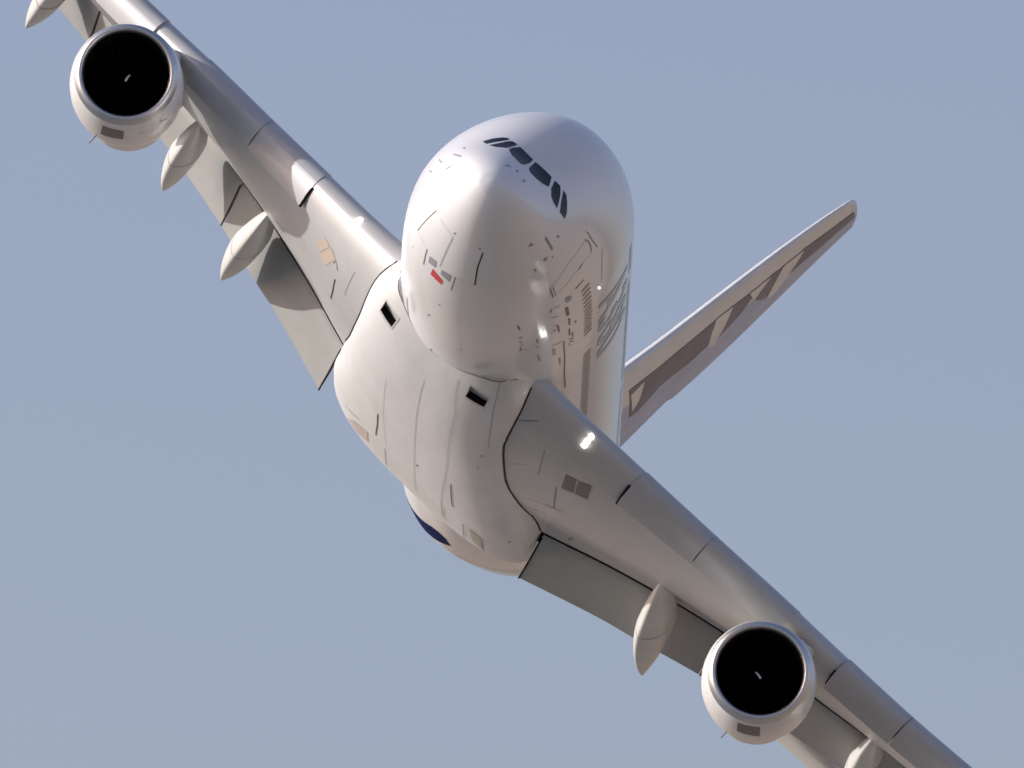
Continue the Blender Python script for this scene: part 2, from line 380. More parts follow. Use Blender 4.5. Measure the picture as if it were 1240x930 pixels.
for sg in (1, -1):
    for y, ex, ez in ((15.09, 20.21, -3.70 if sg > 0 else -3.77), (25.7, 28.2, -1.9)):
        e = engine(y, ex, ez, sg); ENG[(sg, 15.05 if y < 20 else y)] = e
        pylon(e, y, ex, ez, sg)

# ---- fin
PR = [(0, 0), (.004, .007), (.015, .013), (.04, .02), (.1, .029), (.18, .0345), (.26, .0375), (.35, .039), (.42, .0385), (.5, .037), (.58, .034), (.68, .028), (.77, .021), (.85, .014), (.93, .007), (1, .002)]
prf = pchip([p_[0] for p_ in PR], [p_[1] for p_ in PR])
def fin_ring(z, x0, x1):
    c = x1-x0; cf = .285+.06*max(0, (z-5)/13)
    up = [(x0+c*q, prf(q)*c*.9) for t, _ in PR for q in ((t*cf/.35 if t <= .35 else cf+(t-.35)*(1-cf)/.65),)]
    return [Vector((x, y, z)) for x, y in up]+[Vector((x, -y, z)) for x, y in up[::-1][:-1]]
fl = tab('2.5,48.5;4,50.6;5,52.2;6.43,53.7;18.1,65.1;18.5,65.7;18.76,66.5')
ftz = tab('2.5,67.0;6.6,67.5;8.6,67.75;8.9,68.3;18.2,70.8;18.76,71.0')
zs = [2.5, 3.3, 4.2, 5]+[5+.45*i for i in range(1, 8)]+[8.6, 8.9]+[8.9+.46*i for i in range(1, 20)]+[17.9, 18.1, 18.3, 18.5, 18.7]
V, F = loft([fin_ring(z, fl(z), ftz(z)) for z in zs])
fin = obj('fin', V, F, [M['cowl'], M['lav']], air, auto=50)
for p_ in fin.data.polygons:
    c_ = p_.center; x0_, x1_ = fl(c_.z), ftz(c_.z)
    if (c_.x-x0_)/(x1_-x0_) > .285+.06*max(0, (c_.z-5)/13): p_.material_index = 1
CENT[fin.name] = lambda q: Vector((q.x, 0, q.z))
# ---- tailplanes
TP = {}
for sg in (1, -1):
    R_ = []
    for y in (1.0, 2.5, 4, 6, 8, 10, 12, 14, 14.9, 15.2):
        x0 = 59+(y-1.5)*.66+(0 if y < 14.5 else (y-14.5)*1.2); x1 = 68.6+(y-1.5)*.24; z0 = 1.8+(y-1.5)*.085; c = x1-x0
        pr = [(0, 0), (.01, .015), (.05, .034), (.15, .05), (.35, .055), (.6, .042), (.85, .016), (1, .002)]
        R_.append([Vector((x0+c*t, sg*y, z0+h*c)) for t, h in pr]+[Vector((x0+c*t, sg*y, z0-h*c)) for t, h in pr[::-1][:-1]])
    V, F = loft(R_); TP[sg] = obj('tailplane', V, F, M['fairing'], air, auto=50)
#DETAILS#
M['lampw'] = mat('light_lens', (1, 1, 1), .3, var=0, emit=((1, 1, 1), 4))
M['redm'] = mat('red_stencil', (.45, .10, .09), .5, var=.05)
M['linew'] = mat('wing_seam', (.25, .24, .23), .6, var=.1)
M['tanp'] = mat('tan_door_panel', (.50, .44, .38), .5, var=.06)
M['duct'] = mat('duct_grey', (.42, .44, .44), .5, var=.05)
OB = {'fuselage': fus, 'belly_fairing': bel, 'wp': WINGS[-1], 'ws': WINGS[1], 'ep': ENG[(-1, 15.05)], 'es': ENG[(1, 15.05)], 'fin': fin}
def join(name, objs, m, parent):
    V = []; F = []
    for o in objs:
        b = len(V); V += [v.co.copy() for v in o.data.vertices]; F += [tuple(b+i for i in p.vertices) for p in o.data.polygons]
        me = o.data; bpy.data.objects.remove(o); bpy.data.meshes.remove(me)
    return obj(name, V, F, m, parent)
def tube(name, pts, r, m, parent, n=8):
    rings = []
    for i, p in enumerate(pts):
        a = Vector(pts[max(i-1, 0)]); b = Vector(pts[min(i+1, len(pts)-1)]); t = (b-a).normalized()
        x = t.cross(Vector((.3, .5, .8))).normalized(); y = t.cross(x)
        rings.append([Vector(p)+(x*math.cos(2*math.pi*j/n)+y*math.sin(2*math.pi*j/n))*r for j in range(n)])
    V, F = loft(rings); return obj(name, V, F, m, parent)
# ---- belly fairing air intakes, cut as real wedge-shaped recesses
def cut_intake(Q):
    Q = [Vector(q) for q in Q]          # front-inner, front-outer, aft-outer, aft-inner
    top = [q+Vector((-.25, 0, -.5)) for q in Q]
    inn = [Q[0]+Vector((.0, 0, .06)), Q[1]+Vector((.0, 0, .06)), Q[2]+Vector((.05, 0, .42)), Q[3]+Vector((.05, 0, .42))]
    mi, mo = (Q[0]*.52+Q[3]*.48), (Q[1]*.52+Q[2]*.48)
    top = [Q[0], Q[1], mo, Q[2], Q[3], mi]; top = [p+Vector((-.25, 0, -.5)) for p in top]
    inn = [Q[0]+Vector((0, 0, .04)), Q[1]+Vector((0, 0, .04)), mo+Vector((0, 0, .14)), Q[2]+Vector((0, 0, .27)), Q[3]+Vector((0, 0, .27)), mi+Vector((0, 0, .14))]
    V = top+inn; F = [(0, 1, 2, 5), (5, 2, 3, 4), (6, 11, 8, 7), (11, 10, 9, 8)]+[(i, i+6, (i+1) % 6+6, (i+1) % 6) for i in range(6)]
    return obj('cutter', V, F, M['duct'], air, smooth=False), Q
QS = []; bvh(bel)
for sg in (-1, 1):
    Q = [(15.74, sg*1.67, -4.12), (15.90, sg*2.46, -3.96), (16.55, sg*2.46, -4.26), (16.47, sg*1.72, -4.43)]
    QS.append(Q); c, _ = cut_intake(Q)
    md = bel.modifiers.new('b', 'BOOLEAN'); md.operation = 'DIFFERENCE'; md.solver = 'EXACT'; md.object = c
bpy.context.view_layer.update()
dg = bpy.context.evaluated_depsgraph_get()
nm = bpy.data.meshes.new_from_object(bel.evaluated_get(dg)); bel.modifiers.clear()
old = bel.data; bel.data = nm; nm.name = 'belly_fairing'
for o in [o for o in bpy.data.objects if o.name.startswith('cutter')]: bpy.data.objects.remove(o)
bpy.data.meshes.remove(old)
nm.materials.clear()
for k in ('belly', 'duct', 'black'): nm.materials.append(M[k])
bmx = bmesh.new(); bmx.from_mesh(nm)
for f in bmx.faces:
    c = f.calc_center_median(); f.material_index = 0; f.smooth = True
    for Q in QS:
        qc = sum((Vector(q) for q in Q), Vector())/4
        if (c-qc).length < .75:
            s = abs(abs(bsec(c.x, -math.pi/2).z)-abs(c.z)); 
            q, n_, _, dist = BV['belly_fairing'].find_nearest(c) if 'belly_fairing' in BV else (None, None, None, 0)
            if dist > .02: f.material_index = 2 if abs(f.normal.x) > .6 else 1; f.smooth = False  # aft duct wall blackened to deepen the shade in the recess
for e in bmx.edges:
    if len(e.link_faces) == 2 and e.calc_face_angle(0) > R(35): e.smooth = False
bmx.to_mesh(nm); bmx.free()
for Q in QS:
    ribbon('intake_frame', bel, Q, .05, M['fairing'], closed=True, off=.015, step=.1)
# ---- seal between wing root and fairing / fuselage
def root_y(t, sg):
    y = 4.0
    for _ in range(60):
        p = wpt(y, t, 0)
        best = None
        Z = fZ(p.x); W = fW(p.x); H = (Z-fB(p.x)) if p.z < Z else 1.6; pp = 2.7 if p.z < Z else 2.2
        k = max(0, 1-min(1, abs(p.z-Z)/H)**pp); hb = W*k**(1/pp) if 15.2 < p.x < 48 else 0
        s = p.x-NX; zm = fmid(s); H2 = (zm-fbot(s)) if p.z < zm else (ftop(s)-zm)
        k2 = max(0, 1-min(1, abs(p.z-zm)/H2)**2.05); hf = fwid(s)*k2**(1/2.05)
        y = .6*y+.4*max(2.3, hb, hf)
    return wpt(y, t, 0, 0, sg)
for sg in (1, -1):
    pts = [root_y(t, sg) for t in (.001, .006, .015, .03, .05, .08, .12, .17, .22, .28, .34, .41, .48, .55, .62, .69, .76, .83, .89, .94, .985)]
    tube('root_seal', pts, .042, M['seal'], WINGS[sg])
# ---- seam where the belly fairing leaves the fuselage skin
sp_ = []
for i in range(61):
    th = -math.pi+math.pi*i/60; x = 15.2
    while x < 20:
        p_ = bsec(x, th); s_ = x-NX; zm_ = fmid(s_); h_ = (zm_-fbot(s_)) if p_.z < zm_ else (ftop(s_)-zm_)
        if (abs(p_.y)/fwid(s_))**2.05+(abs(p_.z-zm_)/h_)**2.05 > 1.0: break
        x += .02
    if x < 19.9: sp_.append(bsec(x, th))
for _ in range(14): sp_ = [sp_[0]]+[(sp_[i-1]+sp_[i]*2+sp_[i+1])/4 for i in range(1, len(sp_)-1)]+[sp_[-1]]
tube('fairing_seal', sp_, .022, M['line'], bel)
# ---- black tubes standing in for the shade at the inboard slat ends
for sg in (1, -1):
    for y_, k_ in ((7.52, .16), (16.32, .26)):
        sl_ = SLATS[sg][0 if y_ < 10 else 2]
        tube('slat_end_gap', [wpt(y_, t, 0, .02+k_*.55*(t/.065), sg) for t in (.07, .062, .05, .04, .03, .02, .012, .006)], .05, M['black'], sl_)
# ---- black strips painted in as the shadow gap at the flap ends
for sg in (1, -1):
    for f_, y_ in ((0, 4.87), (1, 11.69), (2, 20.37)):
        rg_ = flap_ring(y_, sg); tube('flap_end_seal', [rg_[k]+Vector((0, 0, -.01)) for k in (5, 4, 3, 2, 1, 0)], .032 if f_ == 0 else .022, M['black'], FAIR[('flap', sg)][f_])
# ---- baked details (aircraft coordinates)
DEC = [
('P','fuselage','cockpit_window','glass',0,[(0.955,1.662,-0.172),(0.643,1.486,-0.206),(0.962,1.362,0.103),(1.42,1.154,0.557),(1.519,1.219,0.591),(1.49,1.35,0.481),(1.295,1.551,0.176)]),
('P','fuselage','cockpit_window','glass',0,[(0.458,1.352,-0.205),(0.388,1.15,-0.099),(0.59,0.903,0.157),(1.21,0.803,0.582),(1.294,0.901,0.599),(1.349,1.026,0.577),(1.227,1.118,0.44),(0.822,1.24,0.102)]),
('P','fuselage','cockpit_window','glass',0,[(0.484,0.779,0.153),(0.795,0.775,0.331),(1.128,0.66,0.581),(0.886,0.23,0.533),(0.84,0.011,0.522),(0.407,-0.041,0.282),(-0.092,-0.035,0.044),(-0.278,0.036,-0.043),(-0.25,0.187,-0.043),(0.007,0.499,0.009)]),
('P','fuselage','cockpit_window','glass',0,[(0.027,-0.203,0.084),(0.838,-0.103,0.517),(0.988,-0.436,0.556),(1.192,-0.786,0.577),(0.771,-1.009,0.209),(0.391,-0.836,0.077),(0.074,-0.604,0.008),(-0.128,-0.356,-0.017)]),
('P','fuselage','cockpit_window','glass',0,[(0.894,-1.092,0.239),(1.295,-0.935,0.584),(1.494,-1.159,0.609),(1.412,-1.337,0.432),(1.222,-1.549,0.125),(1.091,-1.663,-0.077),(0.869,-1.478,-0.052),(0.765,-1.286,0.034)]),
('P','fuselage','cockpit_window','glass',0,[(1.618,-1.318,0.599),(1.747,-1.482,0.574),(1.749,-1.697,0.379),(1.756,-1.892,0.165),(1.678,-2.012,-0.065),(1.289,-1.791,-0.075),(1.393,-1.561,0.239)]),
('P','fuselage','sensor_port','grey',0,[(0.509,1.868,-0.81),(0.421,1.845,-0.849),(0.417,1.854,-0.873),(0.502,1.89,-0.868),(0.625,1.932,-0.837),(0.717,1.956,-0.798),(0.719,1.946,-0.774),(0.632,1.909,-0.78)]),
('P','fuselage','sensor_port','grey',0,[(-1.173,0.156,-0.516),(-1.241,0.136,-0.554),(-1.299,0.138,-0.588),(-1.312,0.161,-0.6),(-1.271,0.193,-0.582),(-1.202,0.213,-0.545),(-1.143,0.211,-0.51),(-1.131,0.187,-0.498)]),
('P','fuselage','sensor_port','grey',0,[(-0.954,-0.175,-0.396),(-1.018,-0.196,-0.435),(-1.085,-0.194,-0.473),(-1.121,-0.172,-0.49),(-1.103,-0.142,-0.474),(-1.041,-0.122,-0.436),(-0.97,-0.123,-0.397),(-0.933,-0.145,-0.381)]),
('P','fuselage','sensor_port','grey',0,[(-0.888,-0.547,-0.47),(-0.943,-0.568,-0.511),(-1.018,-0.565,-0.554),(-1.067,-0.541,-0.574),(-1.067,-0.51,-0.56),(-1.016,-0.49,-0.52),(-0.939,-0.492,-0.476),(-0.886,-0.516,-0.455)]),
('P','fuselage','sensor_port','grey',0,[(0.624,-2.012,-1.602),(0.664,-2.021,-1.633),(0.647,-2.008,-1.673),(0.582,-1.98,-1.698),(0.507,-1.953,-1.694),(0.466,-1.944,-1.663),(0.484,-1.957,-1.623),(0.55,-1.985,-1.598)]),
('P','fuselage','sensor_port','grey',0,[(1.719,-2.296,-0.615),(1.724,-2.308,-0.646),(1.676,-2.302,-0.685),(1.599,-2.281,-0.71),(1.541,-2.258,-0.705),(1.535,-2.246,-0.674),(1.586,-2.252,-0.635),(1.662,-2.273,-0.61)]),
('P','fuselage','sensor_port','grey',0,[(2.081,-2.48,-1.405),(2.125,-2.489,-1.436),(2.098,-2.477,-1.477),(2.016,-2.451,-1.505),(1.926,-2.427,-1.503),(1.88,-2.418,-1.472),(1.908,-2.43,-1.431),(1.99,-2.456,-1.403)]),
('P','fuselage','sensor_port','grey',0,[(2.315,-2.453,-1.863),(2.367,-2.459,-1.889),(2.359,-2.446,-1.923),(2.294,-2.422,-1.946),(2.209,-2.401,-1.945),(2.155,-2.395,-1.92),(2.164,-2.408,-1.886),(2.231,-2.432,-1.862)]),
('P','fuselage','sensor_port','grey',0,[(2.265,-2.544,-1.167),(2.285,-2.549,-1.183),(2.266,-2.544,-1.206),(2.219,-2.531,-1.221),(2.173,-2.518,-1.22),(2.153,-2.513,-1.203),(2.172,-2.518,-1.181),(2.218,-2.532,-1.166)]),
('P','fuselage','sensor_port','grey',0,[(0.215,0.046,-3.162),(0.269,0.044,-3.179),(0.323,0.062,-3.195),(0.345,0.091,-3.201),(0.324,0.113,-3.193),(0.27,0.116,-3.176),(0.214,0.097,-3.16),(0.192,0.068,-3.154)]),
('P','fuselage','sensor_port','grey',0,[(0.231,-0.908,-2.952),(0.283,-0.911,-2.969),(0.315,-0.896,-2.989),(0.311,-0.871,-3.0),(0.271,-0.851,-2.995),(0.219,-0.848,-2.977),(0.185,-0.864,-2.958),(0.19,-0.889,-2.947)]),
('P','fuselage','sensor_port','grey',0,[(7.211,-0.246,-4.164),(7.325,-0.238,-4.168),(7.431,-0.214,-4.172),(7.467,-0.187,-4.175),(7.409,-0.173,-4.175),(7.295,-0.181,-4.171),(7.19,-0.206,-4.166),(7.156,-0.233,-4.163)]),
('P','fuselage','sensor_port','grey',0,[(10.126,0.192,-4.195),(10.311,0.208,-4.194),(10.503,0.247,-4.191),(10.587,0.288,-4.189),(10.515,0.305,-4.188),(10.329,0.289,-4.189),(10.138,0.249,-4.191),(10.054,0.209,-4.194)]),
('P','fuselage','sensor_port','grey',0,[(15.333,0.063,-4.199),(15.505,0.078,-4.198),(15.675,0.113,-4.198),(15.744,0.149,-4.197),(15.671,0.165,-4.197),(15.5,0.151,-4.197),(15.33,0.115,-4.198),(15.261,0.079,-4.198)]),
('P','fuselage','sensor_port','grey',0,[(16.308,-0.256,-4.191),(16.473,-0.243,-4.192),(16.625,-0.21,-4.194),(16.676,-0.177,-4.196),(16.597,-0.162,-4.197),(16.43,-0.176,-4.196),(16.278,-0.208,-4.194),(16.227,-0.242,-4.192)]),
('P','fuselage','sensor_port','grey',0,[(12.006,-1.147,-4.015),(12.117,-1.14,-4.017),(12.197,-1.12,-4.024),(12.201,-1.099,-4.032),(12.126,-1.09,-4.034),(12.014,-1.098,-4.032),(11.933,-1.118,-4.025),(11.93,-1.138,-4.018)]),
('P','fuselage','sensor_port','grey',0,[(4.939,1.433,-3.695),(5.005,1.436,-3.701),(5.106,1.458,-3.7),(5.185,1.486,-3.694),(5.195,1.503,-3.685),(5.127,1.499,-3.68),(5.021,1.477,-3.681),(4.944,1.449,-3.688)]),
('L','fuselage','air_data_probe','grey',0.09,[(0.541,2.001,-1.23),(-0.307,1.644,-1.251)]),
('L','fuselage','air_data_probe','grey',0.06,[(1.942,2.437,-1.456),(1.096,2.17,-1.613)]),
('L','fuselage','air_data_probe','grey',0.07,[(0.058,1.747,-1.83),(-0.214,1.667,-1.686)]),
('L','fuselage','air_data_probe','grey',0.06,[(2.479,2.497,-1.852),(1.836,2.298,-1.961)]),
('L','fuselage','air_data_probe','grey',0.1,[(0.875,-2.109,-1.101),(1.808,-2.414,-1.078)]),
('L','fuselage','air_data_probe','grey',0.08,[(0.573,-1.965,-1.753),(0.521,-1.974,-1.599)]),
('L','fuselage','air_data_probe','grey',0.07,[(2.015,-2.446,-1.538),(1.99,-2.462,-1.329)]),
('L','fuselage','air_data_probe','grey',0.05,[(-1.346,0.237,-0.638),(-1.148,0.081,-0.492)]),
('L','fuselage','air_data_probe','grey',0.04,[(15.674,0.113,-4.198),(15.437,-0.232,-4.192)]),
('L','fuselage','panel_seam','line',0.03,[(0.597,1.093,-2.982),(3.394,1.494,-3.445)]),
('L','fuselage','panel_seam','fline',0.02,[(3.394,1.494,-3.445),(3.256,1.144,-3.605),(3.239,0.795,-3.728)]),
('L','fuselage','panel_seam','line',0.045,[(3.239,0.795,-3.728),(4.779,0.757,-3.933)]),
('L','fuselage','panel_seam','fline',0.018,[(0.528,0.805,-3.103),(0.492,0.081,-3.246)]),
('L','fuselage','panel_seam','line',0.025,[(0.547,0.064,-3.263),(1.789,0.075,-3.576),(3.311,0.1,-3.846)]),
('L','fuselage','panel_seam','seal',0.055,[(0.459,-1.026,-2.971),(1.569,-1.087,-3.28),(3.027,-1.218,-3.531)]),
('L','fuselage','panel_seam','fline',0.02,[(3.145,-0.554,-3.77),(3.027,-1.218,-3.531)]),
('L','fuselage','panel_seam','line',0.05,[(3.145,-0.554,-3.77),(4.622,-0.551,-3.961)]),
('L','fuselage','panel_seam','grey',0.09,[(13.13,1.608,-3.823),(14.247,1.557,-3.85),(15.326,1.422,-3.913)]),
('P','fuselage','registration_flag','red',0,[(4.095,0.332,-3.933),(4.266,-0.158,-3.966),(4.76,-0.148,-4.019),(4.801,0.356,-4.006)]),
('P','fuselage','registration_plate','grey',0,[(3.414,0.611,-3.801),(3.163,0.281,-3.812),(3.751,0.243,-3.9),(4.008,0.573,-3.888)]),
('P','fuselage','registration_plate','grey',0,[(3.4,-0.013,-3.861),(3.245,-0.372,-3.815),(3.917,-0.381,-3.907),(3.84,-0.024,-3.92)]),
('L','fuselage','door_seam','line',0.022,[(3.76,-2.697,0.239),(3.64,-2.869,-0.792),(4.356,-2.911,-1.673)]),
('L','fuselage','door_seam','line',0.022,[(4.986,-2.967,0.263),(4.889,-3.085,-0.713),(5.381,-3.07,-1.566)]),
('L','fuselage','door_seam','line',0.045,[(3.76,-2.697,0.239),(4.05,-2.745,0.323),(4.573,-2.856,0.361),(4.976,-2.961,0.28)]),
('L','fuselage','door_seam','brown',0.06,[(4.403,-2.917,-1.678),(5.382,-3.052,-1.649)]),
('L','fuselage','door_seam','line',0.03,[(4.378,-2.939,-1.563),(5.362,-3.073,-1.543)]),
('L','fuselage','door_handle','brown',0.07,[(4.819,-3.036,-0.251),(4.965,-3.082,-0.451)]),
('L','fuselage','panel_seam','line',0.035,[(3.581,-2.56,0.457),(4.414,-2.771,0.509),(5.366,-2.941,0.607)]),
('L','fuselage','panel_seam','fline',0.03,[(5.941,-2.976,0.814),(7.054,-3.193,0.599),(8.596,-3.369,0.419)]),
('L','fuselage','cabin_window_front','brown',0.1,[(6.295,-3.245,-0.365),(6.345,-3.26,-0.767)]),
('P','fuselage','badge','blue',0,[(6.605,-3.243,-1.262),(6.394,-3.236,-1.18),(6.696,-3.284,-0.968),(7.058,-3.309,-1.039),(7.045,-3.289,-1.199)]),
('P','fuselage','formation_light','lampw',0,[(8.89,-3.413,0.236),(9.107,-3.419,0.307),(9.329,-3.433,0.296),(9.107,-3.428,0.225)]),
('L','fuselage','stencil_mark','brown',0.14,[(7.522,-3.317,-1.247),(8.628,-3.385,-1.221)]),
('L','fuselage','stencil_mark','brown',0.07,[(9.156,-3.416,-1.193),(10.046,-3.454,-1.191)]),
('L','fuselage','stencil_mark','brown',0.07,[(10.693,-3.462,-1.202),(11.695,-3.479,-1.177)]),
('L','fuselage','stencil_mark','brown',0.05,[(11.612,-3.495,-1.058),(12.248,-3.502,-1.054)]),
('L','fuselage','stencil_mark','brown',0.06,[(12.271,-3.482,-1.196),(12.576,-3.512,-1.013)]),
('L','fuselage','stencil_mark','brown',0.06,[(12.696,-3.487,-1.193),(13.045,-3.517,-1.01)]),
('L','fuselage','stencil_mark','brown',0.06,[(13.154,-3.487,-1.218),(13.283,-3.502,-1.134)]),
('L','fuselage','stencil_mark','brown',0.06,[(6.906,-3.128,-1.853),(6.564,-3.129,-1.764)]),
('L','fuselage','stencil_mark','brown',0.05,[(6.757,-3.176,-1.648),(6.713,-3.216,-1.465)]),
('L','fuselage','stencil_mark','brown',0.05,[(7.688,-3.192,-1.812),(7.865,-3.265,-1.594)]),
('L','fuselage','stencil_mark','redm',0.07,[(8.974,-3.283,-1.725),(9.082,-3.317,-1.628)]),
('L','fuselage','stencil_mark','brown',0.07,[(9.171,-3.32,-1.631),(10.066,-3.361,-1.613)]),
('L','fuselage','stencil_mark','redm',0.05,[(9.622,-3.28,-1.821),(9.422,-3.3,-1.735)]),
('L','fuselage','stencil_mark','redm',0.07,[(11.719,-3.302,-1.863),(11.831,-3.412,-1.508)]),
('L','fuselage','stencil_mark','grey',0.13,[(12.329,-3.329,-1.804),(13.334,-3.353,-1.761)]),
('L','fuselage','stencil_mark','grey',0.08,[(14.222,-3.414,-1.582),(15.291,-3.433,-1.539)]),
('L','fuselage','stencil_mark','brown',0.07,[(7.248,-2.622,-2.871),(7.823,-2.678,-2.837)]),
('L','fuselage','stencil_mark','brown',0.08,[(8.931,-2.686,-2.883),(8.929,-2.767,-2.774)]),
('L','fuselage','stencil_mark','brown',0.08,[(9.519,-2.714,-2.873),(9.579,-2.77,-2.801)]),
('L','fuselage','stencil_mark','brown',0.05,[(10.345,-2.757,-2.842),(10.857,-2.755,-2.853)]),
('L','fuselage','stencil_mark','brown',0.04,[(10.857,-2.755,-2.853),(10.898,-2.889,-2.667)]),
('L','fuselage','stencil_mark','brown',0.05,[(10.019,-2.739,-2.86),(10.019,-2.82,-2.75)]),
('L','fuselage','stencil_mark','brown',0.08,[(10.18,-3.489,-0.946),(10.408,-3.496,-0.917)]),
('L','fuselage','stencil_mark','grey',0.08,[(9.709,-3.044,-2.372),(10.37,-3.079,-2.334)]),
('L','fuselage','stencil_mark','brown',0.08,[(10.892,-3.053,-2.397),(11.028,-3.099,-2.313)]),
('L','fuselage','stencil_mark','brown',0.07,[(12.26,-3.102,-2.33),(13.181,-3.134,-2.285)]),
('L','fuselage','panel_seam','brown',0.05,[(11.982,-3.433,-1.423),(14.773,-3.472,-1.365),(17.398,-3.481,-1.358),(19.823,-3.497,-1.281)]),
('L','fuselage','panel_seam','fline',0.03,[(15.29,-3.511,-1.175),(15.647,-3.564,-0.634),(16.338,-3.556,0.012)]),
('L','belly_fairing','panel_seam','fline',0.02,[(21.011,1.278,-5.172),(23.644,1.296,-5.254),(26.298,1.287,-5.311),(30.612,1.089,-5.348)]),
('L','belly_fairing','panel_seam','fline',0.028,[(17.339,-0.197,-4.827),(19.676,-0.247,-5.13),(23.812,-0.238,-5.292),(29.606,-0.284,-5.367),(34.517,-0.273,-5.248)]),
('L','belly_fairing','panel_seam','fline',0.028,[(15.879,-1.242,-4.248),(18.019,-1.684,-4.849),(20.688,-1.694,-5.103),(26.576,-1.703,-5.283),(31.445,-1.543,-5.318),(34.965,-1.519,-5.195)]),
('L','belly_fairing','panel_seam','fline',0.028,[(15.2,-2.408,-3.429),(16.471,-2.74,-4.076),(18.249,-2.929,-4.411),(20.151,-3.036,-4.588)]),
('L','belly_fairing','panel_seam','seal',0.055,[(27.1,1.525,-5.308),(28.847,1.524,-5.327),(30.875,1.6,-5.321)]),
('L','belly_fairing','panel_seam','seal',0.05,[(27.525,-1.956,-5.273),(29.259,-1.995,-5.29),(31.043,-2.071,-5.281)]),
('L','belly_fairing','panel_seam','line',0.045,[(32.597,3.342,-5.043),(31.512,2.493,-5.227)]),
('L','belly_fairing','panel_seam','line',0.03,[(31.613,1.153,-5.333),(33.747,1.176,-5.273),(35.34,1.194,-5.175)]),
('L','belly_fairing','panel_seam','line',0.04,[(32.943,-2.49,-5.198),(34.475,-2.489,-5.141),(36.87,-2.356,-4.939)]),
('L','belly_fairing','panel_seam','line',0.025,[(32.685,-2.568,-5.195),(32.551,-2.943,-5.136),(33.338,-3.316,-5.033),(36.901,-3.194,-4.794)]),
('L','belly_fairing','panel_seam','fline',0.02,[(33.58,-2.616,-5.163),(35.272,-2.642,-5.067),(36.794,-3.144,-4.818)]),
('L','belly_fairing','panel_seam','line',0.02,[(32.532,-1.695,-5.287),(35.58,-1.622,-5.136)]),
('L','belly_fairing','panel_seam','fline',0.02,[(31.773,-1.561,-5.313),(34.815,-1.556,-5.202)]),
('P','belly_fairing','gear_door_panel','tanp',0,[(34.875,3.339,-4.963),(33.136,2.836,-5.14),(31.996,2.032,-5.277),(34.088,2.089,-5.206),(35.406,2.844,-5.024)]),
('P','belly_fairing','gear_door_panel','tanp',0,[(32.903,-2.762,-5.159),(33.582,-3.229,-5.048),(36.178,-3.2,-4.883),(35.357,-2.845,-5.029)]),
('P','belly_fairing','drain_hole','brown',0,[(28.996,-0.479,-5.363),(29.157,-0.467,-5.364),(29.312,-0.435,-5.365),(29.373,-0.401,-5.365),(29.301,-0.387,-5.365),(29.141,-0.399,-5.364),(28.985,-0.432,-5.363),(28.925,-0.465,-5.363)]),
('P','belly_fairing','drain_hole','brown',0,[(21.232,-2.933,-4.761),(21.32,-2.929,-4.77),(21.375,-2.912,-4.784),(21.366,-2.891,-4.794),(21.296,-2.879,-4.795),(21.206,-2.882,-4.786),(21.149,-2.899,-4.773),(21.161,-2.92,-4.762)]),
('P','belly_fairing','drain_hole','brown',0,[(22.866,-2.873,-4.902),(22.947,-2.869,-4.909),(23.002,-2.853,-4.918),(23.001,-2.835,-4.925),(22.942,-2.825,-4.926),(22.86,-2.829,-4.92),(22.804,-2.845,-4.911),(22.807,-2.862,-4.903)]),
('P','belly_fairing','drain_hole','brown',0,[(32.013,-4.268,-4.645),(32.146,-4.26,-4.65),(32.212,-4.241,-4.665),(32.178,-4.22,-4.679),(32.058,-4.212,-4.686),(31.937,-4.218,-4.68),(31.885,-4.235,-4.663),(31.916,-4.256,-4.649)]),
('P','wp','access_panel','brown',0,[(19.898,-5.615,-3.455),(19.925,-5.993,-3.322),(21.213,-6.078,-3.547),(21.275,-5.635,-3.697)]),
('P','wp','access_panel','brown',0,[(19.985,-6.063,-3.31),(19.931,-6.525,-3.119),(21.243,-6.571,-3.375),(21.195,-6.128,-3.526)]),
('P','ws','access_panel','tan',0,[(20.75,6.311,-3.381),(19.636,6.05,-3.226),(19.581,5.694,-3.35),(20.996,6.021,-3.527)]),
('P','ws','access_panel','tan',0,[(21.102,5.993,-3.558),(19.482,5.626,-3.35),(19.644,5.252,-3.529),(21.094,5.563,-3.702)]),
('L','wp','panel_seam','linew',0.03,[(18.799,-4.661,-3.53),(21.011,-4.772,-3.929)]),
('L','wp','panel_seam','line',0.05,[(21.422,-5.474,-3.758),(22.836,-5.507,-3.845),(24.401,-5.527,-3.904)]),
('L','wp','panel_seam','line',0.05,[(24.552,-5.233,-3.988),(24.432,-5.512,-3.91),(24.372,-5.862,-3.798)]),
('L','wp','panel_seam','brown',0.06,[(26.843,-4.714,-4.051),(26.34,-5.019,-4.004),(26.966,-5.236,-3.901)]),
('L','wp','panel_seam','linew',0.025,[(25.215,-3.985,-4.324),(25.093,-4.634,-4.152),(24.28,-5.428,-3.93)]),
('L','wp','panel_seam','linew',0.05,[(17.573,-3.349,-3.649),(17.248,-3.995,-3.172)]),
('L','wp','panel_seam','brown',0.07,[(31.412,-5.75,-3.296),(30.203,-5.973,-3.314)]),
('L','wp','panel_seam','linew',0.02,[(21.685,-3.658,-4.29),(20.686,-4.267,-4.041)]),
('L','wp','panel_seam','linew',0.02,[(19.328,-5.214,-3.467),(19.316,-5.581,-3.324)]),
('L','ws','panel_seam','seal',0.06,[(20.827,4.957,-3.859),(22.06,4.95,-3.967),(23.471,4.997,-4.028)]),
('L','ws','panel_seam','brown',0.06,[(20.033,5.277,-3.609),(19.645,5.2,-3.548),(20.006,4.978,-3.71)]),
('L','ws','panel_seam','linew',0.04,[(23.561,5.311,-3.935),(23.639,5.113,-3.999),(23.715,4.828,-4.085)]),
('L','ws','panel_seam','linew',0.025,[(18.482,4.292,-3.578),(20.777,4.33,-4.032)]),
